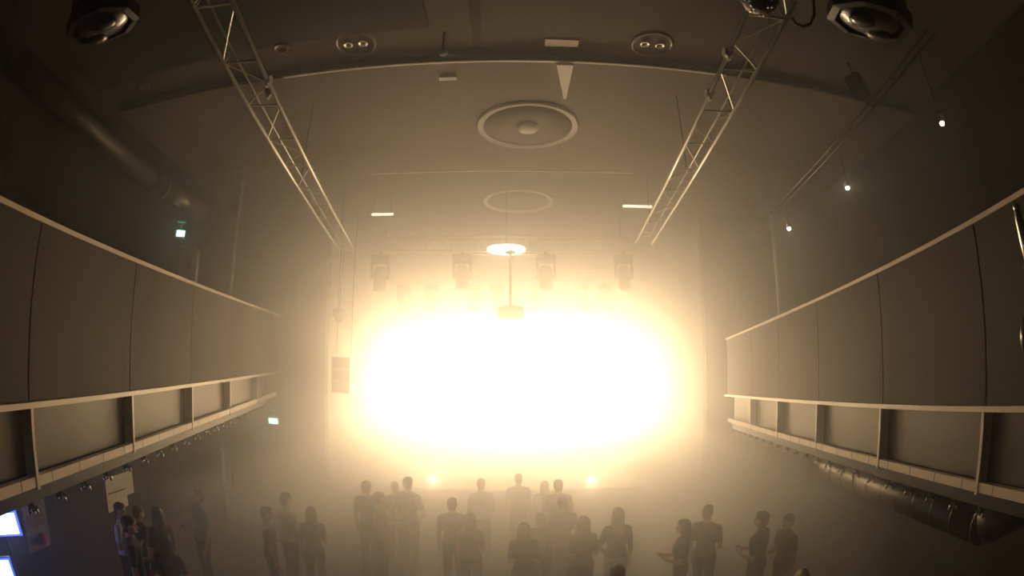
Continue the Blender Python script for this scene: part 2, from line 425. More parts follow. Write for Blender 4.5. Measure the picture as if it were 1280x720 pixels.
for i, px in enumerate((505, 540, 592, 622, 668, 728, 755)):
    p = at_y(px, 355, YT2 + .17)
    moving_head((p.x, YT2 + .17, zf2 - .07), i * .3, .2 - .1 * i, 1.0, 'hazy small moving head on the rear truss, %s from the left' % ORD[i], 'lamps on the rear truss')
for px, py, w, lb in ((478, 268, .55, 'bright lit bar above the left end of the front truss'), (797, 258, .75, 'bright lit bar above the right end of the front truss')):
    p = at_y(px, py, YT - .6)
    t = thing('strip_lamp', lb, 'strip light', p, 'short bars over the stage')
    bm = newbm(); tube(bm, (-w / 2, 0, 0), (w / 2, 0, 0), .035, n=10); obj('tube', bm, 'strip', t, True)
    bm = newbm()
    for q in (-1, 1): tube(bm, (q * w * .4, 0, .03), (q * w * .4, 0, ZC - p.z), .01, n=6)
    obj('hanger', bm, 'black', t)
# disc + pole + box
YD = 11.5
c = at_y(633, 312, YD)
bm = newbm(); lathe(bm, [(.44, .03), (.45, 0), (.44, -.03), (.40, -.045), (.01, -.045)], n=48)
one('ceiling_disc', bm, 'disc', 'white lit round disc high above the stage edge', 'disc', None, True).location = (c.x, c.y, c.z)
bm = newbm(); tube(bm, (c.x, c.y, c.z + .031), (c.x, c.y, ZC), .007, n=8)
one('drop_wire', bm, 'duct', 'thin wire between the ceiling and the white disc', 'wire', None, True)
pb = at_y(638, 392, YD)
t = thing('projector', 'box-shaped projector hanging on a long pole from the white disc', 'projector', (pb.x, YD, pb.z))
tz = c.z - .047 - pb.z
bm = newbm(); tube(bm, (0, 0, .15), (0, 0, tz), .028, n=12); lathe(bm, [(.12, 0), (.12, -.04), (.03, -.06)], Matrix.Translation((0, 0, tz)), 20); obj('pole', bm, 'black', t, True)
bm = newbm(); box(bm, (0, 0, 0), (.60, .5, .29)); bmesh.ops.bevel(bm, geom=bm.edges[:], offset=.04, segments=3, affect='EDGES'); obj('body', bm, 'white', t)
bm = newbm(); tube(bm, (.14, .25, 0), (.14, .31, 0), .08, n=20); obj('lens', bm, 'glass', t, True)
bm = newbm(); box(bm, (0, 0, .155), (.28, .22, .04)); obj('mount', bm, 'black', t)
# lamp dangling from the left truss end
p0 = at_z(430, 318, zt_); pe = at_y(424, 385, p0.y)
t = thing('hanging_lamp', 'dark bell-shaped lamp hanging on a cable from the left truss end', 'hanging lamp', (pe.x, p0.y, pe.z))
bm = newbm(); tube(bm, (0, 0, 0), (p0.x - pe.x, 0, p0.z - pe.z), .012, n=6); obj('cable', bm, 'black', t)
bm = newbm(); lathe(bm, [(.04, .10), (.06, .0), (.17, -.05), (.18, -.14), (.12, -.28), (.06, -.37), (.01, -.38)], n=24); obj('shade', bm, 'ductd', t, True)
bm = newbm(); tube(bm, (0, 0, .02), (.02, 0, .32), .03, n=10); obj('socket', bm, 'duct', t, True)
# thin struts from the truss ends to the sides
for A_, px, py, lb in ((LB, 408, 330, 'short strut slanting down from the left truss end'), (RB, 826, 328, 'short strut slanting down from the right truss end')):
    q = at_y(px, py, A_.y + .1)
    bm = newbm(); tube(bm, A_ + Vector((0, .1, 0)), q, .014, n=6); one('strut', bm, 'alu', lb, 'strut', 'struts at the truss ends')
# loudspeaker stacks at the sides of the stage
def stack(px, py0, py1, y, w, lb):
    a, b = at_y(px, py0, y), at_y(px, py1, y)
    n = 3; h = (a.z - b.z) / n
    t = thing('line_array', lb, 'loudspeaker', (a.x, y, b.z))
    for i in range(n):
        bm = newbm(); box(bm, (0, 0, (i + .5) * h), (w, .5, h * .94), rot=Matrix.Rotation((i - 2) * .06, 3, 'X')); c_ = obj('cabinet', bm, 'white', t)
        bm = newbm(); box(bm, (0, -.26, (i + .5) * h), (w * .9, .02, h * .8)); obj('grille', bm, 'drape', c_)
    bm = newbm()
    for q in (-1, 1): tube(bm, (q * w * .4, 0, n * h), (q * w * .4, 0, ZC - b.z), .012, n=6)
    obj('chain', bm, 'black', t)
stack(430, 446, 492, 12.5, .5, 'pale grey loudspeaker array hanging left of the stage glow')

# ---------------------------------------------------------------- stage
SZ = 1.0
ys = at_z(640, 613, SZ).y
t = thing('stage', 'black stage platform with pale metal front edge', 'stage', (0, ys, 0))
sxa, sxb = at_z(441, 606, SZ).x, at_z(808, 612, SZ).x
bm = newbm(); box(bm, ((sxa + sxb) / 2, 1.6, SZ - .08), (sxb - sxa, 3.2, .16)); obj('deck', bm, 'stage', t)
bm = newbm(); box(bm, (0, (YB - .05 - ys + 3.205) / 2, SZ - .08), (11.0, YB - .05 - ys - 3.205, .16)); obj('deck', bm, 'stage', t)
bm = newbm(); box(bm, ((sxa + sxb) / 2, .12, (SZ - .16) / 2), (sxb - sxa - .2, .06, SZ - .16)); obj('skirt', bm, 'stage', t)
for sx_ in (sxa + .1, sxb - .1):
    bm = newbm(); box(bm, (sx_, 1.65, (SZ - .16) / 2), (.06, 3.0, SZ - .16)); obj('skirt', bm, 'stage', t)
bm = newbm(); box(bm, (0, 3.25, (SZ - .16) / 2), (10.8, .06, SZ - .16)); obj('skirt', bm, 'stage', t)
bm = newbm()
for a, b in (((522, 617), (578, 616)), ((745, 617), (805, 611))):
    pa, pb_ = at_z(*a, SZ), at_z(*b, SZ)
    tube(bm, (pa.x, -.02, SZ), (pb_.x, -.02, SZ), .022, n=8)
obj('edge_trim', bm, 'cream', t)
bm = newbm(); box(bm, (0, YB - .35, 3.9), (13.6, .06, 5.2)); o = one('backdrop_cloth', bm, 'drape', 'pale backdrop cloth behind the glaring stage lamps', 'backdrop')
# two small floor ramps / wedge monitors at the stage corners
for (a, b, lb) in (((442, 606), (452, 614), 'small metal bar at the left corner of the stage'), ((799, 609), (809, 617), 'small metal bar at the right corner of the stage')):
    pa, pb_ = at_z(*a, SZ + .03), at_z(*b, SZ + .03)
    bm = newbm(); tube(bm, pa, pb_, .02, n=8); one('stage_bar', bm, 'cream', lb, 'bar', 'bars at the stage corners')

# blinders: two rows of lamps on the rear of the stage, facing the hall
lamps = []
YL = 18.9
NX = 8
k = 0
for r, zz in enumerate((CZ + .25, CZ - 1.15)):
    for i in range(NX):
        x = -3.9 + i * (8.1 / (NX - 1))
        t = thing('blinder_light', 'glaring round blinder lamp in the %s row, %s from the left' % (('upper', 'lower')[r], ORD[i]), 'stage light', (x, YL, zz), 'blinder lamps at the back of the stage')
        Rm = Matrix.Rotation(math.pi / 2, 4, 'X')
        bm = newbm(); lathe(bm, [(.08, -.25), (.20, -.12), (.27, .02), (.27, .05), (.24, .05), (.18, -.08), (.01, -.1)], Rm, 24); obj('housing', bm, 'black', t, True)
        bm = newbm(); lathe(bm, [(.24, .03), (.18, .045), (.002, .05)], Rm, 24); obj('lamp_face', bm, 'lamp', t, True)
        bm = newbm(); tube(bm, (-.3, .1, 0), (.3, .1, 0), .02); tube(bm, (0, .1, (SZ + .01 - zz) if r else -1.32), (0, .1, 0), .025); obj('bracket', bm, 'black', t)
        lamps.append((x, YL - .12, zz))

# ---------------------------------------------------------------- side details
# left wall: duct, exit signs, cabinet, poles
def along(px, py, w=None):
    return at_plane(px, py, LW - (w or 0), LSK, -1)
a, b = at_z(20, 75, CZ + 3.35), at_z(188, 222, CZ + 3.35)
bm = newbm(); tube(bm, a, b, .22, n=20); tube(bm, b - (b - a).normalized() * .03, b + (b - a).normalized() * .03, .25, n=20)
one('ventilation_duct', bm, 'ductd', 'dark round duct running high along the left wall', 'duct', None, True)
a, b = at_z(200, 232, CZ + 3.3), at_z(252, 265, CZ + 3.3)
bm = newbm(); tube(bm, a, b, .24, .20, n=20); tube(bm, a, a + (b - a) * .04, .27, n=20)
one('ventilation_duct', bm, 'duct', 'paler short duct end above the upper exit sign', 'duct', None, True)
def exit_sign(px, py, w, h, off, lb):
    p = along(px, py, off)
    t = thing('exit_sign', lb, 'exit sign', p, 'lit exit signs on the left wall')
    bm = newbm(); box(bm, (0, .05, 0), (w, .10, h)); obj('housing', bm, 'white', t)
    bm = newbm(); box(bm, (0, -.008, 0), (w * .96, .012, h * .94)); obj('rim', bm, 'green', t)
    bm = newbm(); box(bm, (0.02, -.017, 0), (w * .80, .012, h * .76)); obj('lit_face', bm, 'exit', t)
    bm = newbm(); tube(bm, (0, .05, h / 2), (0, .05, h / 2 + .18), .012, n=6); box(bm, (0, .05, h / 2 + .18), (w * .8, .1, .02)); obj('bracket', bm, 'green', t)  # green reflection above the sign put into the bracket as emission
    return t
e1 = exit_sign(225, 292, .24, .17, .5, 'small lit green-white exit sign above the left balcony'); e1.rotation_euler.z = .45
e2 = exit_sign(341, 526, .33, .20, .25, 'small lit exit sign below the left balcony'); e2.rotation_euler.z = .2; e2.location = at_y(341, 526, 12.85)
p = along(236, 333, .25)
t = thing('wall_cabinet', 'pale grey wall box with a dark window, above the left balcony rail', 'cabinet', p)
bm = newbm(); box(bm, (0, 0, 0), (.46, .30, .78)); bmesh.ops.bevel(bm, geom=bm.edges[:], offset=.015, segments=2, affect='EDGES'); obj('body', bm, 'white', t)
bm = newbm(); box(bm, (0.02, -.155, .05), (.18, .02, .3)); obj('window', bm, 'black', t)
bm = newbm(); box(bm, (0, 0, .43), (.2, .15, .08)); obj('cap', bm, 'white', t)
t.rotation_euler.z = .4
def pole(px, py0, py1, d, r, m, lb, name='pole'):
    v = ray(px, (py0 + py1) / 2); k_ = d / math.hypot(v.x, v.y); x, y = v.x * k_, v.y * k_
    def zz(py):
        w = ray(px, py); return CZ + w.z / math.hypot(w.x, w.y) * d
    bm = newbm(); tube(bm, (x, y, zz(py1)), (x, y, zz(py0)), r, n=10)
    for z_ in (zz(py0) - .05, zz(py1) + .05, (zz(py0) + zz(py1)) / 2): tube(bm, (x, y, z_ - .02), (x, y, z_ + .02), r * 1.5, n=10)
    one(name, bm, m, lb, 'pole', None, True)
pole(294, 225, 385, 11.8, .035, 'white', 'thin pale vertical pipe rising behind the left balcony rail')
pole(970, 250, 405, 11.6, .05, 'white', 'thin pale vertical pipe rising behind the right balcony rail')
pole(280, 560, 645, 10.8, .03, 'white', 'thin pale vertical pipe on the left wall below the balcony')
# right wall: twin conduit track, small lit downlights, box
a, b = at_z(1165, 38, CZ + 3.3), at_z(936, 297, CZ + 3.3)
t = thing('conduit_track', 'long twin pipe track running along the upper right side', 'pipe track', b)
for o_ in (-.07, .07):
    bm = newbm(); tube(bm, Vector((o_, 0, 0)), (a - b) + Vector((o_, 0, 0)), .016, n=8); obj('pipe', bm, 'duct', t, True)
bm = newbm()
for i in range(12):
    q = (a - b) * (i + .5) / 12; box(bm, q + Vector((0, 0, .02)), (.17, .015, .01))
obj('clip', bm, 'black', t)
for i, (px, py) in enumerate(((1177, 152), (1059, 233), (986, 284))):
    p = at_z(px, py, CZ + 3.0)
    t = thing('pendant_lamp', 'tiny lit pendant lamp, %s of three along the right side' % ('nearest', 'middle', 'furthest')[i], 'lamp', p, 'tiny lit lamps along the right side')
    bm = newbm(); lathe(bm, [(.04, .10), (.05, .0), (.045, -.01), (.02, -.01)], n=16); obj('housing', bm, 'black', t, True)
    bm = newbm(); ball(bm, (0, 0, -.03), .034 + .006 * i, 2); obj('bulb', bm, 'bulb', t, True)
    bm = newbm(); tube(bm, (0, 0, .1), (0, 0, ZC - p.z), .008, n=6); obj('cord', bm, 'black', t)
p = at_plane(1072, 108, RW - .6, RSK, 1); p = at_d(1072, 108, 8.2)
t = thing('loudspeaker', 'small tilted loudspeaker box high on the right, under the round lamp head', 'loudspeaker', p)
bm = newbm(); box(bm, (0, 0, 0), (.34, .26, .30)); bmesh.ops.bevel(bm, geom=bm.edges[:], offset=.02, segments=2, affect='EDGES'); obj('cabinet', bm, 'ductd', t)
bm = newbm(); box(bm, (0, -.135, 0), (.28, .01, .24)); obj('grille', bm, 'black', t)
bm = newbm(); tube(bm, (0, 0, .15), (0, 0, ZC - p.z + .1), .015, n=8); obj('bracket', bm, 'black', t)
t.rotation_euler = (-.1, .1, .5)
# large duct under the right balcony with an elbow
def rp(d, z, off):
    n = Vector((1, -.14, 0)).normalized(); return Vector(((1.64 + .14 * d) * S, d * S, CZ + z * S)) + n * off
t = thing('ventilation_duct', 'large round metal duct with an elbow below the right balcony', 'duct', rp(2, -.8, .5))
loc = t.location.copy()
d0 = at_z(1060, 578, 2.9); 
A_ = rp(3.2, -.83, .55); B_ = rp(1.42, -.83, .55)
bm = newbm(); path(bm, [A_ - loc, (A_ * .5 + B_ * .5) - loc, B_ - loc], .235, 28); obj('pipe', bm, 'duct', t, True)
bm = newbm(); el = [B_ - loc]
for i in range(1, 7):
    an = i / 6 * 1.25; el.append(B_ - loc + Vector((.45 * (1 - math.cos(an)) + .12 * i / 6, -.45 * math.sin(an), .04 * i)))
el.append(el[-1] + Vector((.6, -.12, .25)))
path(bm, el, .235, 28); obj('elbow', bm, 'duct', t, True)
bm = newbm()
for i in range(11):
    q = A_ + (B_ - A_) * (i / 10) - loc; u = (B_ - A_).normalized()
    tube(bm, q - u * .008, q + u * .008, .240, n=28)
obj('band', bm, 'duct', t)
bm = newbm()
for i in (2, 6, 9):
    q = A_ + (B_ - A_) * (i / 10) - loc; tube(bm, q + Vector((0, 0, .2)), q + Vector((0, 0, .42)), .01, n=6)
obj('hanger', bm, 'black', t)

# posters, screens, red lamp on the left below the balcony
def panel_on_wall(name, px, py, w, h, off, m, lb, cat, rz=.5, tiltx=0):
    p = along(px, py, off)
    bm = newbm(); box(bm, (0, 0, 0), (w, .012, h)); o = one(name, bm, m, lb, cat, None, False, None)
    o.location = p; o.rotation_euler = (0, tiltx, rz); return o
ang = math.pi / 2 + math.atan(LSK) * 0
p = along(149, 613, .02)
t = thing('notice_board', 'pale notice with a stepped edge on the wall left of the talking group', 'notice', p, None, math.pi / 2 - math.atan(-LSK) * 1)
bm = newbm(); box(bm, (-.10, 0, -.02), (.72, .015, .66)); obj('sheet', bm, 'paper', t)
bm = newbm(); box(bm, (.40, 0, .09), (.27, .015, .46)); obj('sheet', bm, 'paper', t)
bm = newbm(); box(bm, (-.1, -.01, 0), (.6, .008, .03)); obj('printed_line', bm, 'ductd', t)
t.rotation_euler.z = math.pi / 2 + math.atan(LSK)
p = along(44, 650, .02)
t = thing('poster', 'dim dark poster on the wall above the red lamp', 'poster', p); t.rotation_euler.z = math.pi / 2 + math.atan(LSK)
bm = newbm(); box(bm, (0, 0, 0), (.6, .015, .95)); obj('sheet', bm, 'paperd', t)
bm = newbm(); box(bm, (0, -.01, .3), (.4, .008, .1)); box(bm, (0, -.01, 0), (.45, .008, .2)); obj('print', bm, 'c_brown', t)
p = along(55, 680, .12)
bm = newbm(); lathe(bm, [(.09, 0), (.10, .03), (.08, .14), (.03, .18), (.01, .18)], Matrix.Identity(4), 20); o = one('warning_lamp', bm, 'red', 'small dull red lamp on the wall below the dark poster', 'lamp', None, True); o.location = p
def monitor(px, py, d, w, h, rz, lb, tilt=0):
    p = at_d(px, py, d)
    t = thing('monitor', lb, 'monitor', p, 'blue-lit screens at the lower left'); t.rotation_euler = (0, tilt, rz)
    bm = newbm(); box(bm, (0, .03, 0), (w, .05, h)); bmesh.ops.bevel(bm, geom=bm.edges[:], offset=.01, segments=2, affect='EDGES'); obj('housing', bm, 'black', t)
    bm = newbm(); box(bm, (0, -.001, 0), (w * .97, .012, h * .95)); obj('rim', bm, 'blue', t)
    bm = newbm(); box(bm, (0, -.01, 0), (w * .84, .012, h * .78)); obj('screen', bm, 'screen', t)
    bm = newbm(); tube(bm, (0, .05, 0), (0, .05, -p.z + .02), .02, n=8); tube(bm, (0, .05, -p.z), (0, .05, -p.z + .03), .2, n=20); obj('stand', bm, 'black', t)
monitor(2, 655, 7.6, .62, .36, .9, 'glowing blue-white monitor under the left balcony lamps', -.12)
monitor(-2, 712, 7.2, .5, .32, .9, 'blue-rimmed monitor at the bottom left corner, below the brighter one', -.1)

# ---------------------------------------------------------------- near fixtures at the top and right
def parhead(px, py, d, R, aim, rim_n, lb, mm, roll=0):
    p = at_d(px, py, d)
    t = thing('stage_lamp', lb, 'stage light', p, 'lamp heads hanging close to the camera')
    q = Vector(aim).to_track_quat('-Z', 'Y'); t.rotation_mode = 'QUATERNION'; t.rotation_quaternion = q
    bm = newbm(); lathe(bm, [(R * .55, .62), (R * .8, .5), (R * .92, .1), (R * .95, .02)], n=32); obj('barrel', bm, mm, t, True)
    bm = newbm(); lathe(bm, [(R * .93, .06), (R * 1.04, .03), (R * 1.04, -.03), (R * .86, -.035), (R * .84, .0)], Matrix.Rotation(math.pi / 8, 4, 'Z'), rim_n); obj('rim', bm, 'blackgl', t)
    bm = newbm(); lathe(bm, [(R * .85, -.0), (R * .7, -.03), (R * .35, -.055), (.002, -.06)], n=32); obj('lens', bm, 'glass', t, True)
    for s in (-1, 1):
        bm = newbm(); lathe(bm, [(R * .30, -.045), (R * .29, -.062), (R * .15, -.07), (.002, -.072)], Matrix.Translation((s * R * .38, 0, 0)), 20)
        obj('reflector', bm, 'glass', t, True)
    bm = newbm()
    for s in (-1, 1): box(bm, (s * (R * 1.12), 0, .35), (.018, .05, .58))
    box(bm, (0, 0, .63), (R * 2.26, .05, .02)); tube(bm, (0, 0, .63), (0, 0, .8), .02); obj('yoke', bm, 'black', t)
    return t
parhead(1087, 20, 2.1, .175, (-.15, .35, -.95), 8, 'large black lamp head with glass lens hanging at the upper right', 'black')
parhead(128, 26, 2.3, .165, (.2, .35, -.93), 8, 'large black lamp head fading into the dark upper left', 'black')
p = at_d(948, -6, 2.6)
t = thing('mirror_ball_motor', 'round dark knobbly fixture on top of the right truss', 'stage light', p)
bm = newbm(); ball(bm, (0, 0, 0), .105, 3); obj('body', bm, 'black', t, False)
bm = newbm()
for i in range(26):
    a_, b_ = random.uniform(0, 6.28), random.uniform(-1, .2)
    rr = math.sqrt(1 - b_ * b_) * .105; ball(bm, (rr * math.cos(a_), rr * math.sin(a_), b_ * .105), .008, 1)
obj('stud', bm, 'alu', t)
bm = newbm(); tube(bm, (0, 0, .09), (0, 0, .5), .02); obj('stem', bm, 'black', t)
t.name = 'round_fixture'
pts = [at_d(x, y, 2.5) for x, y in ((990, 22), (995, 30), (1004, 33), (1013, 30), (1018, 18), (1017, 2), (1012, -20), (1008, -60))]
bm = newbm(); path(bm, pts, .007, 8); one('cable', bm, 'black', 'thin black cable loop right of the round fixture', 'cable', None, True)
# clamp arm at the right edge, close to the camera
p = at_d(1281, 330, .95)
t = thing('clamp_arm', 'shiny metal clamp arm cut by the right edge of the frame', 'clamp', p)
lp = lambda x, y: at_d(x, y, .95) - p
bm = newbm(); path(bm, [lp(1270, 256), lp(1274, 275), lp(1281, 300), lp(1290, 340)], [.007, .009, .012, .012], 14); ball(bm, lp(1271, 259), .009, 2); obj('lever', bm, 'chrome', t, True)
bm = newbm(); ball(bm, lp(1287, 418), (.022, .022, .034), 3); obj('knob', bm, 'blackgl', t, True)
bm = newbm(); ball(bm, lp(1283, 335), .006, 2); obj('screw', bm, 'chrome', t, True)
bm = newbm(); tube(bm, lp(1300, 250), lp(1300, 470), .02, n=12); obj('column', bm, 'black', t, True)

# ---------------------------------------------------------------- people
def sphere_dirs(sub):
    tb = bmesh.new(); bmesh.ops.create_icosphere(tb, subdivisions=sub, radius=1)
    d = [v.co.copy() for v in tb.verts]; tb.free(); return d
DIRS = {k: sphere_dirs(k) for k in (1, 2, 3)}
def hull(bm, parts, sub=2):
    tb = bmesh.new()
    for c, r in parts:
        r = (r, r, r) if isinstance(r, (int, float)) else r
        for d in DIRS[sub]: tb.verts.new((c[0] + d.x * r[0], c[1] + d.y * r[1], c[2] + d.z * r[2]))
    bmesh.ops.convex_hull(tb, input=tb.verts[:])
    vm = {}
    for f in tb.faces:
        vs = []
        for v in f.verts:
            if v not in vm: vm[v] = bm.verts.new(v.co)
            vs.append(vm[v])
        bm.faces.new(vs)
    tb.free()
def remeshed(name, bm, vox, smooth=4):
    me = bpy.data.meshes.new('tmp'); bm.to_mesh(me); bm.free()
    o = bpy.data.objects.new('tmp', me); COL.objects.link(o)
    m = o.modifiers.new('r', 'REMESH'); m.mode = 'VOXEL'; m.voxel_size = vox
    if smooth:
        s = o.modifiers.new('s', 'SMOOTH'); s.factor = .5; s.iterations = smooth
    dg = bpy.context.evaluated_depsgraph_get(); dg.update()
    out = bpy.data.meshes.new_from_object(o.evaluated_get(dg)); out.name = name
    bpy.data.objects.remove(o); bpy.data.meshes.remove(me)
    for p in out.polygons: p.use_smooth = True
    return out
ARMS = dict(
    down=((.235, -.02, 1.10), (.245, .06, .86), (0, .25, -1)),
    bent=((.235, -.01, 1.10), (.10, .25, 1.13), (-.7, .6, .35)),
    up=((.27, .09, 1.50), (.20, .14, 1.76), (-.1, .1, 1)),
    hip=((.33, -.07, 1.13), (.17, .03, .99), (-.6, .5, -.6)),
    fwd=((.24, .08, 1.12), (.2, .34, 1.05), (-.1, 1, .0)),
)
def mirror(v, s): return Vector((v[0] * s, v[1], v[2]))
def make_meshes(key):
    la, ra, fem, hair, stance = key
    sw = .87 if fem else 1.0
    V = Vector
    bm = newbm()
    hull(bm, [((0, -.005, 1.645), (.074, .092, .098)), ((0, .03, 1.57), (.052, .058, .05)), ((0, -.03, 1.6), (.06, .06, .06))], 3)
    hull(bm, [((0, .085, 1.63), .010), ((0, .118, 1.60), .013), ((0, .09, 1.595), .018)])          # nose
    hull(bm, [((-.028, .082, 1.555), .010), ((.028, .082, 1.555), .010), ((0, .092, 1.556), .011)])   # lips
    hull(bm, [((-.04, .078, 1.665), .014), ((.04, .078, 1.665), .014)])                            # brow
    for s in (-1, 1): hull(bm, [((s * .078, -.005, 1.635), (.010, .02, .03)), ((s * .074, .0, 1.60), (.008, .012, .014))])
    hull(bm, [((0, -.02, 1.56), .056), ((0, -.015, 1.43), .062)])
    hull(bm, [((0, -.02, 1.46), .05), ((.15 * sw, -.01, 1.40), .052), ((-.15 * sw, -.01, 1.40), .052)])
    hull(bm, [((.10 * sw, 0, 1.33), (.085, .105, .10)), ((-.10 * sw, 0, 1.33), (.085, .105, .10)), ((0, 0, 1.12), (.135 * sw, .092, .08))])
    if fem:
        for s in (-1, 1): ball(bm, (s * .07, .075, 1.27), (.06, .055, .06), 2)
    hull(bm, [((0, 0, 1.12), (.13 * sw, .09, .08)), ((.075, -.01, .95), (.095, .105, .09)), ((-.075, -.01, .95), (.095, .105, .09))])
    legs = {}
    for s, fy in ((-1, stance), (1, -stance)):
        hip, kn, an = V((s * .09, 0, .92)), V((s * .10, fy * .5 + .015, .50)), V((s * .115, fy - .02, .09))
        legs[s] = (hip, kn, an)
        hull(bm, [(hip, (.088, .095, .09)), (kn, .056)]); hull(bm, [(kn, .056), (kn.lerp(an, .35) + V((0, -.02, 0)), .054), (an, .038)])
        hull(bm, [(an + V((0, -.015, -.045)), (.035, .04, .04)), (an + V((s * .012, .14, -.062)), (.042, .055, .024)), (an, .036)])
    arms = {}
    for s, pose in ((-1, la), (1, ra)):
        E_, W_, D_ = ARMS[pose]; sh = V((s * .175 * sw, -.01, 1.395)); E_, W_, D_ = mirror(E_, s), mirror(W_, s), mirror(D_, s).normalized()
        if fem: E_.x *= .9; W_.x *= .9
        arms[s] = (sh, E_, W_)
        hull(bm, [(sh, .054), (E_, .039)]); hull(bm, [(E_, .039), (E_.lerp(W_, .3), .039), (W_, .026)])
        side = D_.cross(V((s, 0, 0)) if abs(D_.x) < .6 else V((0, 0, 1))).normalized()      # across the knuckles
        nrm = D_.cross(side).normalized() * (-s)
        K = W_ + D_ * .095
        hull(bm, [(W_, .024), (K + side * .030, .013), (K - side * .030, .013), (W_ + D_ * .03 + side * .022, .018)])
        for i, ln in enumerate((.068, .078, .072, .056)):
            b0 = K + side * (.031 - i * .0205); m_ = b0 + D_ * ln * .5 + nrm * .008; e_ = m_ + (D_ * .8 + nrm * .6).normalized() * ln * .5
            hull(bm, [(b0, .0105), (m_, .0098)], 1); hull(bm, [(m_, .0098), (e_, .0085)], 1)
        t0 = W_ + D_ * .03 + side * .026; t1 = t0 + (D_ * .5 + side * .8).normalized() * .045; t2 = t1 + (D_ * .9 + side * .25 + nrm * .2).normalized() * .035
        hull(bm, [(t0, .014), (t1, .0125)], 1); hull(bm, [(t1, .0125), (t2, .010)], 1)
    body = remeshed('body', bm, .0085, 2)
    # shirt: torso and sleeves
    bm = newbm(); g = .014
    hull(bm, [((0, -.02, 1.45), .052 + g), ((.15 * sw, -.01, 1.395), .055 + g), ((-.15 * sw, -.01, 1.395), .055 + g)])
    hull(bm, [((.10 * sw, 0, 1.33), (.085 + g, .105 + g, .10 + g)), ((-.10 * sw, 0, 1.33), (.085 + g, .105 + g, .10 + g)), ((0, 0, 1.12), (.135 * sw + g, .092 + g, .08))])
    if fem:
        for s in (-1, 1): ball(bm, (s * .07, .075, 1.27), (.06 + g, .055 + g, .06 + g), 2)
    hull(bm, [((0, 0, 1.12), (.135 * sw + g, .092 + g, .08)), ((.075, -.01, .96), (.095 + g, .105 + g, .07)), ((-.075, -.01, .96), (.095 + g, .105 + g, .07))])
    for s in (-1, 1):
        sh, E_, W_ = arms[s]; hull(bm, [(sh, .057 + g), (sh.lerp(E_, .62), .045 + g)])
    shirt = remeshed('shirt', bm, .014, 3)
    bm = newbm(); g = .012
    hull(bm, [((.07, -.01, 1.0), (.10, .11, .03)), ((-.07, -.01, 1.0), (.10, .11, .03)), ((.075, -.01, .93), (.098 + g, .107 + g, .09)), ((-.075, -.01, .93), (.098 + g, .107 + g, .09))])
    for s in (-1, 1):
        hip, kn, an = legs[s]
        hull(bm, [(hip, (.09 + g, .096 + g, .09)), (kn, .06 + g)]); hull(bm, [(kn, .06 + g), (kn.lerp(an, .35) + V((0, -.02, 0)), .056 + g), (an + V((0, 0, .02)), .046 + g)])
    trousers = remeshed('trousers', bm, .014, 3)
    shoe = []
    for s in (-1, 1):
        bm = newbm(); an = legs[s][2]; hull(bm, [(an + V((0, -.018, -.05)), (.042, .05, .038)), (an + V((s * .012, .145, -.066)), (.050, .062, .024)), (an, .043)]); shoe.append(remeshed('shoe', bm, .01, 2))
    bm = newbm()
    hull(bm, [((0, -.022, 1.672), (.084, .098, .088)), ((0, .03, 1.705), (.066, .055, .045))], 3)
    hull(bm, [((0, -.05, 1.62), (.080, .066, .07)), ((0, -.055, 1.57), (.062, .045, .03))])
    if hair == 'long':
        for s in (-1, 1): hull(bm, [((s * .066, -.02, 1.66), (.030, .055, .05)), ((s * .075, -.015, 1.50), (.028, .04, .04)), ((s * .06, -.05, 1.36), (.03, .03, .04))])
        hull(bm, [((0, -.07, 1.62), (.08, .05, .07)), ((0, -.10, 1.36), (.085, .03, .06)), ((0, -.095, 1.28), (.06, .022, .03))])
    elif hair == 'bun':
        ball(bm, (0, -.115, 1.72), .045, 2)
    hairm = remeshed('hair', bm, .01, 2)
    eye = []
    for s in (-1, 1):
        bm = newbm(); ball(bm, (s * .030, .082, 1.638), (.012, .009, .008), 2)
        me = bpy.data.meshes.new('eye'); bm.to_mesh(me); bm.free(); eye.append(me)
    return [('body', body), ('shirt', shirt), ('trousers', trousers), ('shoe', shoe[0]), ('shoe', shoe[1]), ('hair', hairm), ('eye', eye[0]), ('eye', eye[1])]
CACHE = {}
def person(px, py, h, face, label, key, top, bottom='trou', hairc='hair_b', group=None, lean=0):
    la, ra, fem, hair, st = key
    if key not in CACHE: CACHE[key] = make_meshes(key)
    ms = CACHE[key]
    p = at_z(px, py, h); s = h / 1.765
    t = thing('person', label, 'person', (p.x, p.y, 0), group, math.radians(face)); t.scale = (s, s, s)
    if lean: t.rotation_euler.x = lean
    mm = dict(body='skin', shirt=top, trousers=bottom, shoe='shoe', hair=hairc, eye='eye')
    for part, me in ms:
        m = mm[part]
        if not me.materials: me.materials.append(M[m])
        o = bpy.data.objects.new(part, me); COL.objects.link(o); o.parent = t
        o.material_slots[0].link = 'OBJECT'; o.material_slots[0].material = M[m]
    return t
# facing: 0 = towards the stage, -90 = to the right, 180 = towards the camera
GL = 'people talking below the left balcony'
person(149, 627, 1.68, -70, 'person in a pale shirt at the left of the talking group, facing the others', ('down', 'bent', 0, 'short', .02), 'c_white', 'trou', 'hair_b', GL)
person(172, 631, 1.60, -20, 'person in dark top standing behind the talking group', ('down', 'down', 0, 'short', .0), 'c_dark', 'trou', 'hair_b', GL)
person(160, 644, 1.80, -50, 'person in black clothes in front of the pale-shirted one', ('bent', 'down', 0, 'short', .03), 'c_dark', 'trou', 'hair_k', GL)
person(195, 632, 1.74, 60, 'long-haired person in dark brown top on the group\'s right', ('down', 'bent', 1, 'long', .0), 'c_brown', 'trou', 'hair_b', GL)
person(206, 668, 1.58, 20, 'long-haired person with hand on hip, nearest of the talking group', ('hip', 'hip', 1, 'long', .03), 'c_dark', 'jeans', 'hair_b', GL)
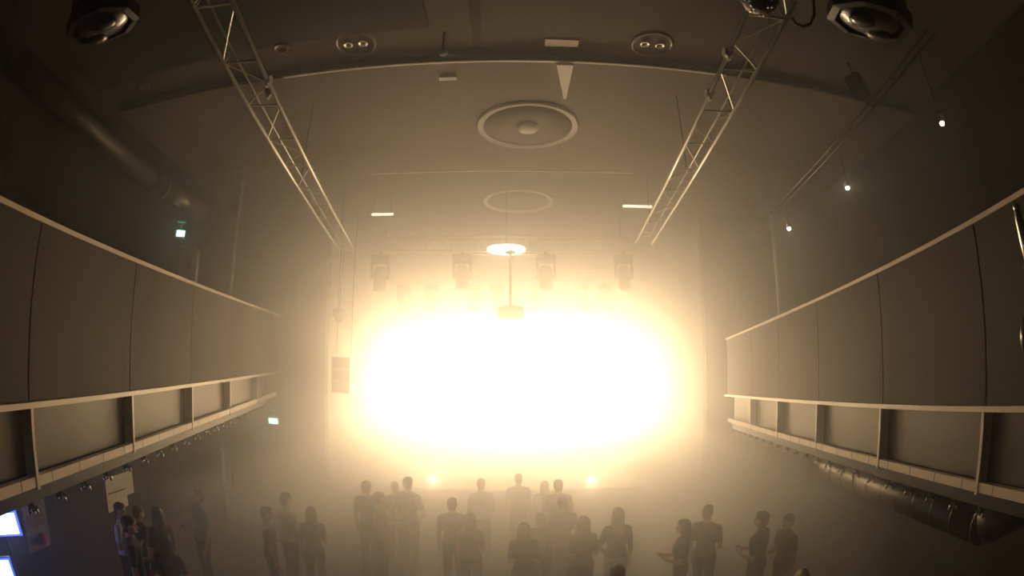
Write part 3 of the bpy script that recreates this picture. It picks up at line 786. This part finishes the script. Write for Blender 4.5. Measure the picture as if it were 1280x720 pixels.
person(246, 611, 1.76, 150, 'lone person in a teal t-shirt standing by the left wall', ('down', 'bent', 0, 'short', .02), 'c_teal', 'jeans', 'hair_b')
person(357, 615, 1.76, -30, 'person in a white shirt seen from behind, left of the glow', ('hip', 'down', 0, 'short', .04), 'c_white', 'trou', 'hair_b')
person(388, 632, 1.62, 20, 'dim person in grey just right of the white-shirted one', ('down', 'bent', 1, 'long', .0), 'c_grey', 'jeans', 'hair_b')
person(333, 632, 1.66, -60, 'dim person in dark clothes left of the white-shirted one', ('bent', 'down', 0, 'short', .0), 'c_dark', 'trou', 'hair_k')
GM = 'audience in front of the stage'
person(458, 600, 1.80, -10, 'dark silhouette with arm bent at the left end of the crowd', ('down', 'down', 0, 'short', .03), 'c_dark', 'trou', 'hair_k', GM)
person(474, 614, 1.74, -60, 'dark person leaning in behind the left silhouette', ('bent', 'down', 0, 'short', .0), 'c_grey', 'trou', 'hair_b', GM)
person(493, 601, 1.66, 20, 'dark silhouette left of the taller one at the stage edge', ('down', 'bent', 0, 'short', .02), 'c_dark', 'trou', 'hair_b', GM)
person(510, 595, 1.84, -20, 'tall silhouette with a light-edged sleeve near the stage edge', ('down', 'hip', 0, 'short', .03), 'c_dark', 'trou', 'hair_k', GM)
person(565, 621, 1.72, 0, 'lone short-haired person with lit shoulders, left of centre', ('down', 'down', 0, 'short', .0), 'c_grey', 'trou', 'hair_b', GM)
person(601, 597, 1.74, 10, 'faint person standing in the glow left of centre', ('bent', 'bent', 0, 'short', .0), 'c_white', 'jeans', 'hair_f', GM)
person(588, 640, 1.62, -5, 'shorter long-haired person between two others left of centre', ('down', 'bent', 1, 'long', .0), 'c_grey', 'trou', 'hair_b', GM)
person(655, 652, 1.66, 5, 'first of the centre row of heads, dark top', ('bent', 'bent', 1, 'long', .0), 'c_dark', 'trou', 'hair_b', GM)
person(676, 640, 1.60, -5, 'narrow-headed person with lit crown, right of centre', ('down', 'down', 0, 'short', .0), 'c_grey', 'trou', 'hair_f', GM)
person(703, 619, 1.76, 10, 'taller person standing behind the centre row with lit hair', ('bent', 'down', 0, 'short', .0), 'c_dark', 'trou', 'hair_b', GM)
person(730, 644, 1.68, 15, 'long-haired person with a lit outline, right of centre', ('down', 'bent', 1, 'long', .0), 'c_brown', 'trou', 'hair_b', GM)
person(773, 633, 1.74, 0, 'wide-haired person in pale top, rightmost of the centre row', ('hip', 'down', 1, 'long', .02), 'c_dark', 'c_white', 'hair_f', GM)
person(772, 704, 1.72, 5, 'nearest head at the bottom edge, right of centre', ('down', 'down', 0, 'short', .0), 'c_brown', 'trou', 'hair_b', GM)
person(648, 591, 1.72, 0, 'faint head in the glow at the stage front, left of two others', ('down', 'down', 0, 'short', .02), 'c_grey', 'trou', 'hair_b', GM)
person(681, 600, 1.60, 0, 'faint fair head in the glow close to the stage', ('down', 'down', 1, 'long', .0), 'c_white', 'trou', 'hair_f', GM)
person(698, 598, 1.82, 0, 'faint dark head in the glow beside the fair one', ('bent', 'down', 0, 'short', .0), 'c_dark', 'trou', 'hair_b', GM)
GR = 'people on the dim right side of the floor'
person(855, 648, 1.66, 70, 'long-haired person in dark top looking left, right of the glow', ('bent', 'bent', 1, 'long', .0), 'c_dark', 'trou', 'hair_b', GR)
person(886, 630, 1.74, -40, 'person in brown jacket behind the dark long-haired one', ('down', 'bent', 0, 'short', .0), 'c_brown', 'trou', 'hair_b', GR)
person(953, 638, 1.76, 40, 'dim person with both arms bent on the right of the floor', ('bent', 'bent', 0, 'short', .02), 'c_dark', 'jeans', 'hair_b', GR)
person(986, 642, 1.62, 100, 'dim person in maroon top at the right of the floor', ('down', 'bent', 0, 'short', .0), 'c_red', 'trou', 'hair_b', GR)
person(1005, 711, 1.72, 160, 'person whose forehead just shows at the lower right edge', ('down', 'down', 0, 'short', .0), 'c_dark', 'trou', 'hair_f', GR)

# every loose piece of a repeated small part becomes a part of its own
def split_pieces(o):
    me = o.data; n = len(me.vertices); root = list(range(n))
    def find(i):
        while root[i] != i: root[i] = root[root[i]]; i = root[i]
        return i
    for e in me.edges:
        a, b = find(e.vertices[0]), find(e.vertices[1])
        if a != b: root[a] = b
    groups = {}
    for f in me.polygons: groups.setdefault(find(f.vertices[0]), []).append(f)
    if len(groups) < 2: return
    made = []
    for fs in groups.values():
        vi = sorted({v for f in fs for v in f.vertices}); ix = {v: k for k, v in enumerate(vi)}
        nm = bpy.data.meshes.new(me.name); nm.from_pydata([me.vertices[v].co[:] for v in vi], [], [[ix[v] for v in f.vertices] for f in fs])
        for m in me.materials: nm.materials.append(m)
        made.append(nm)
    sm = me.polygons[0].use_smooth
    for nm in made:
        for p_ in nm.polygons: p_.use_smooth = sm
    o.data = made[0]
    for nm in made[1:]:
        c = o.copy(); c.data = nm; COL.objects.link(c)
for o in list(bpy.data.objects):
    if o.parent and o.type == 'MESH' and o.name.split('.')[0] in ('strip_joint', 'hanger', 'edge_trim', 'clip', 'band', 'stud', 'chain'): split_pieces(o)

# ---------------------------------------------------------------- haze
def haze(name, c, s, dens, g, col=(1, 1, 1)):
    bm = newbm(); box(bm, c, s)
    m = bpy.data.materials.new(name); m.use_nodes = True; nt = m.node_tree; nt.nodes.clear()
    o = nt.nodes.new('ShaderNodeOutputMaterial'); v = nt.nodes.new('ShaderNodeVolumeScatter')
    v.inputs['Color'].default_value = (*col, 1); v.inputs['Density'].default_value = dens; v.inputs['Anisotropy'].default_value = g
    nt.links.new(v.outputs[0], o.inputs['Volume'])
    ob = obj(name, bm, m); ob['kind'] = 'stuff'; return tag(ob, 'warm stage haze filling the whole hall', 'haze')
# the smoke comes from the stage: it thins out towards the camera
def hz(y0, dens, g, inset, lb):
    o = haze('haze', (0, (y0 + 19.97) / 2, ZC / 2 + .3), (24 - inset, 19.97 - y0 - inset, ZC + .8 - inset), dens, g); o['label'] = lb
DN = (.018, .075, .10, .13); GG = .72
hz(-2.93, DN[0], GG, 0, 'thin warm haze filling the whole hall')
hz(4.5, DN[1], GG, .01, 'warm haze thickening over the dance floor')
LOWF = .25
o = haze('haze', (.3, 8.6, 1.2), (8.4, 8.6, 2.39), LOWF, .5); o['label'] = 'low warm smoke lying over the crowd'
hz(9.0, DN[2], GG, .02, 'dense glowing haze in front of the stage')
hz(13.2, DN[3], GG, .03, 'thickest glowing smoke on the stage itself')

# ---------------------------------------------------------------- light
EW = 60; PW = 2650; CONE = 98; TILT = math.radians(10)
for i, (x, y, z) in enumerate(lamps):
    l = bpy.data.lights.new('blinder_beam', 'SPOT'); l.energy = PW; l.color = WARM; l.shadow_soft_size = .2; l.spot_size = math.radians(CONE); l.spot_blend = 1
    o = bpy.data.objects.new('blinder_beam', l); COL.objects.link(o); o.location = (x, y, z); o.rotation_euler = (math.pi / 2 + .0, 0, math.pi); o.rotation_euler = (-math.pi / 2 + TILT, 0, 0)
for i, (px, py) in enumerate(((538, 604), (742, 603))):  # added lamps: glare on the stage edge and fill for the crowd haze
    p = at_z(px, py, SZ + .14); p.y = ys + .35
    t = thing('added_edge_lamp', 'small added glare lamp head on the stage edge, %s of the pair' % ('left', 'right')[i], 'stage light', (p.x, p.y, SZ + .001), 'added lamp heads on the stage edge')
    Rm = Matrix.Translation((0, 0, .15)) @ Matrix.Rotation(math.pi / 2, 4, 'X')
    bm = newbm(); lathe(bm, [(.05, -.16), (.10, -.10), (.12, .04), (.105, .04), (.09, -.02), (.01, -.03)], Rm, 24); obj('housing', bm, 'black', t, True)
    bm = newbm(); lathe(bm, [(.105, .02), (.06, .035), (.002, .04)], Rm, 24); obj('lamp_face', bm, 'lamp_dim', t, True)
    bm = newbm(); box(bm, (0, 0, .01), (.26, .16, .02))
    for q in (-1, 1): box(bm, (q * .125, 0, .09), (.012, .04, .16))
    obj('yoke', bm, 'black', t)
    l = bpy.data.lights.new('edge_fill_beam', 'SPOT'); l.energy = EW; l.color = WARM; l.shadow_soft_size = .1; l.spot_size = math.radians(130); l.spot_blend = 1
    o = bpy.data.objects.new('edge_fill_beam', l); COL.objects.link(o); o.location = (p.x, p.y - .1, SZ + .15); o.rotation_euler = (-math.pi / 2 + math.radians(4), 0, 0)
w = bpy.data.worlds.new('world'); SC.world = w; w.use_nodes = True
w.node_tree.nodes['Background'].inputs[0].default_value = (0, 0, 0, 1); w.node_tree.nodes['Background'].inputs[1].default_value = 0
l = bpy.data.lights.new('monitor_glow', 'AREA'); l.energy = 6; l.color = (.35, .4, 1); l.size = .5
o = bpy.data.objects.new('monitor_glow', l); COL.objects.link(o); o.location = at_d(6, 655, 7.4); o.rotation_euler = (math.pi / 2, 0, -.9)

cy = SC.cycles
cy.max_bounces = 6; cy.diffuse_bounces = 2; cy.glossy_bounces = 2; cy.volume_bounces = 2; cy.transmission_bounces = 2
cy.use_adaptive_sampling = True; cy.adaptive_threshold = .015; cy.use_denoising = True; cy.sample_clamp_indirect = 8; cy.caustics_reflective = False; cy.caustics_refractive = False
SC.view_settings.view_transform = 'Standard'; SC.view_settings.look = 'None'
SC.view_settings.exposure = 0; SC.view_settings.gamma = 1; SC.view_settings.use_curve_mapping = False
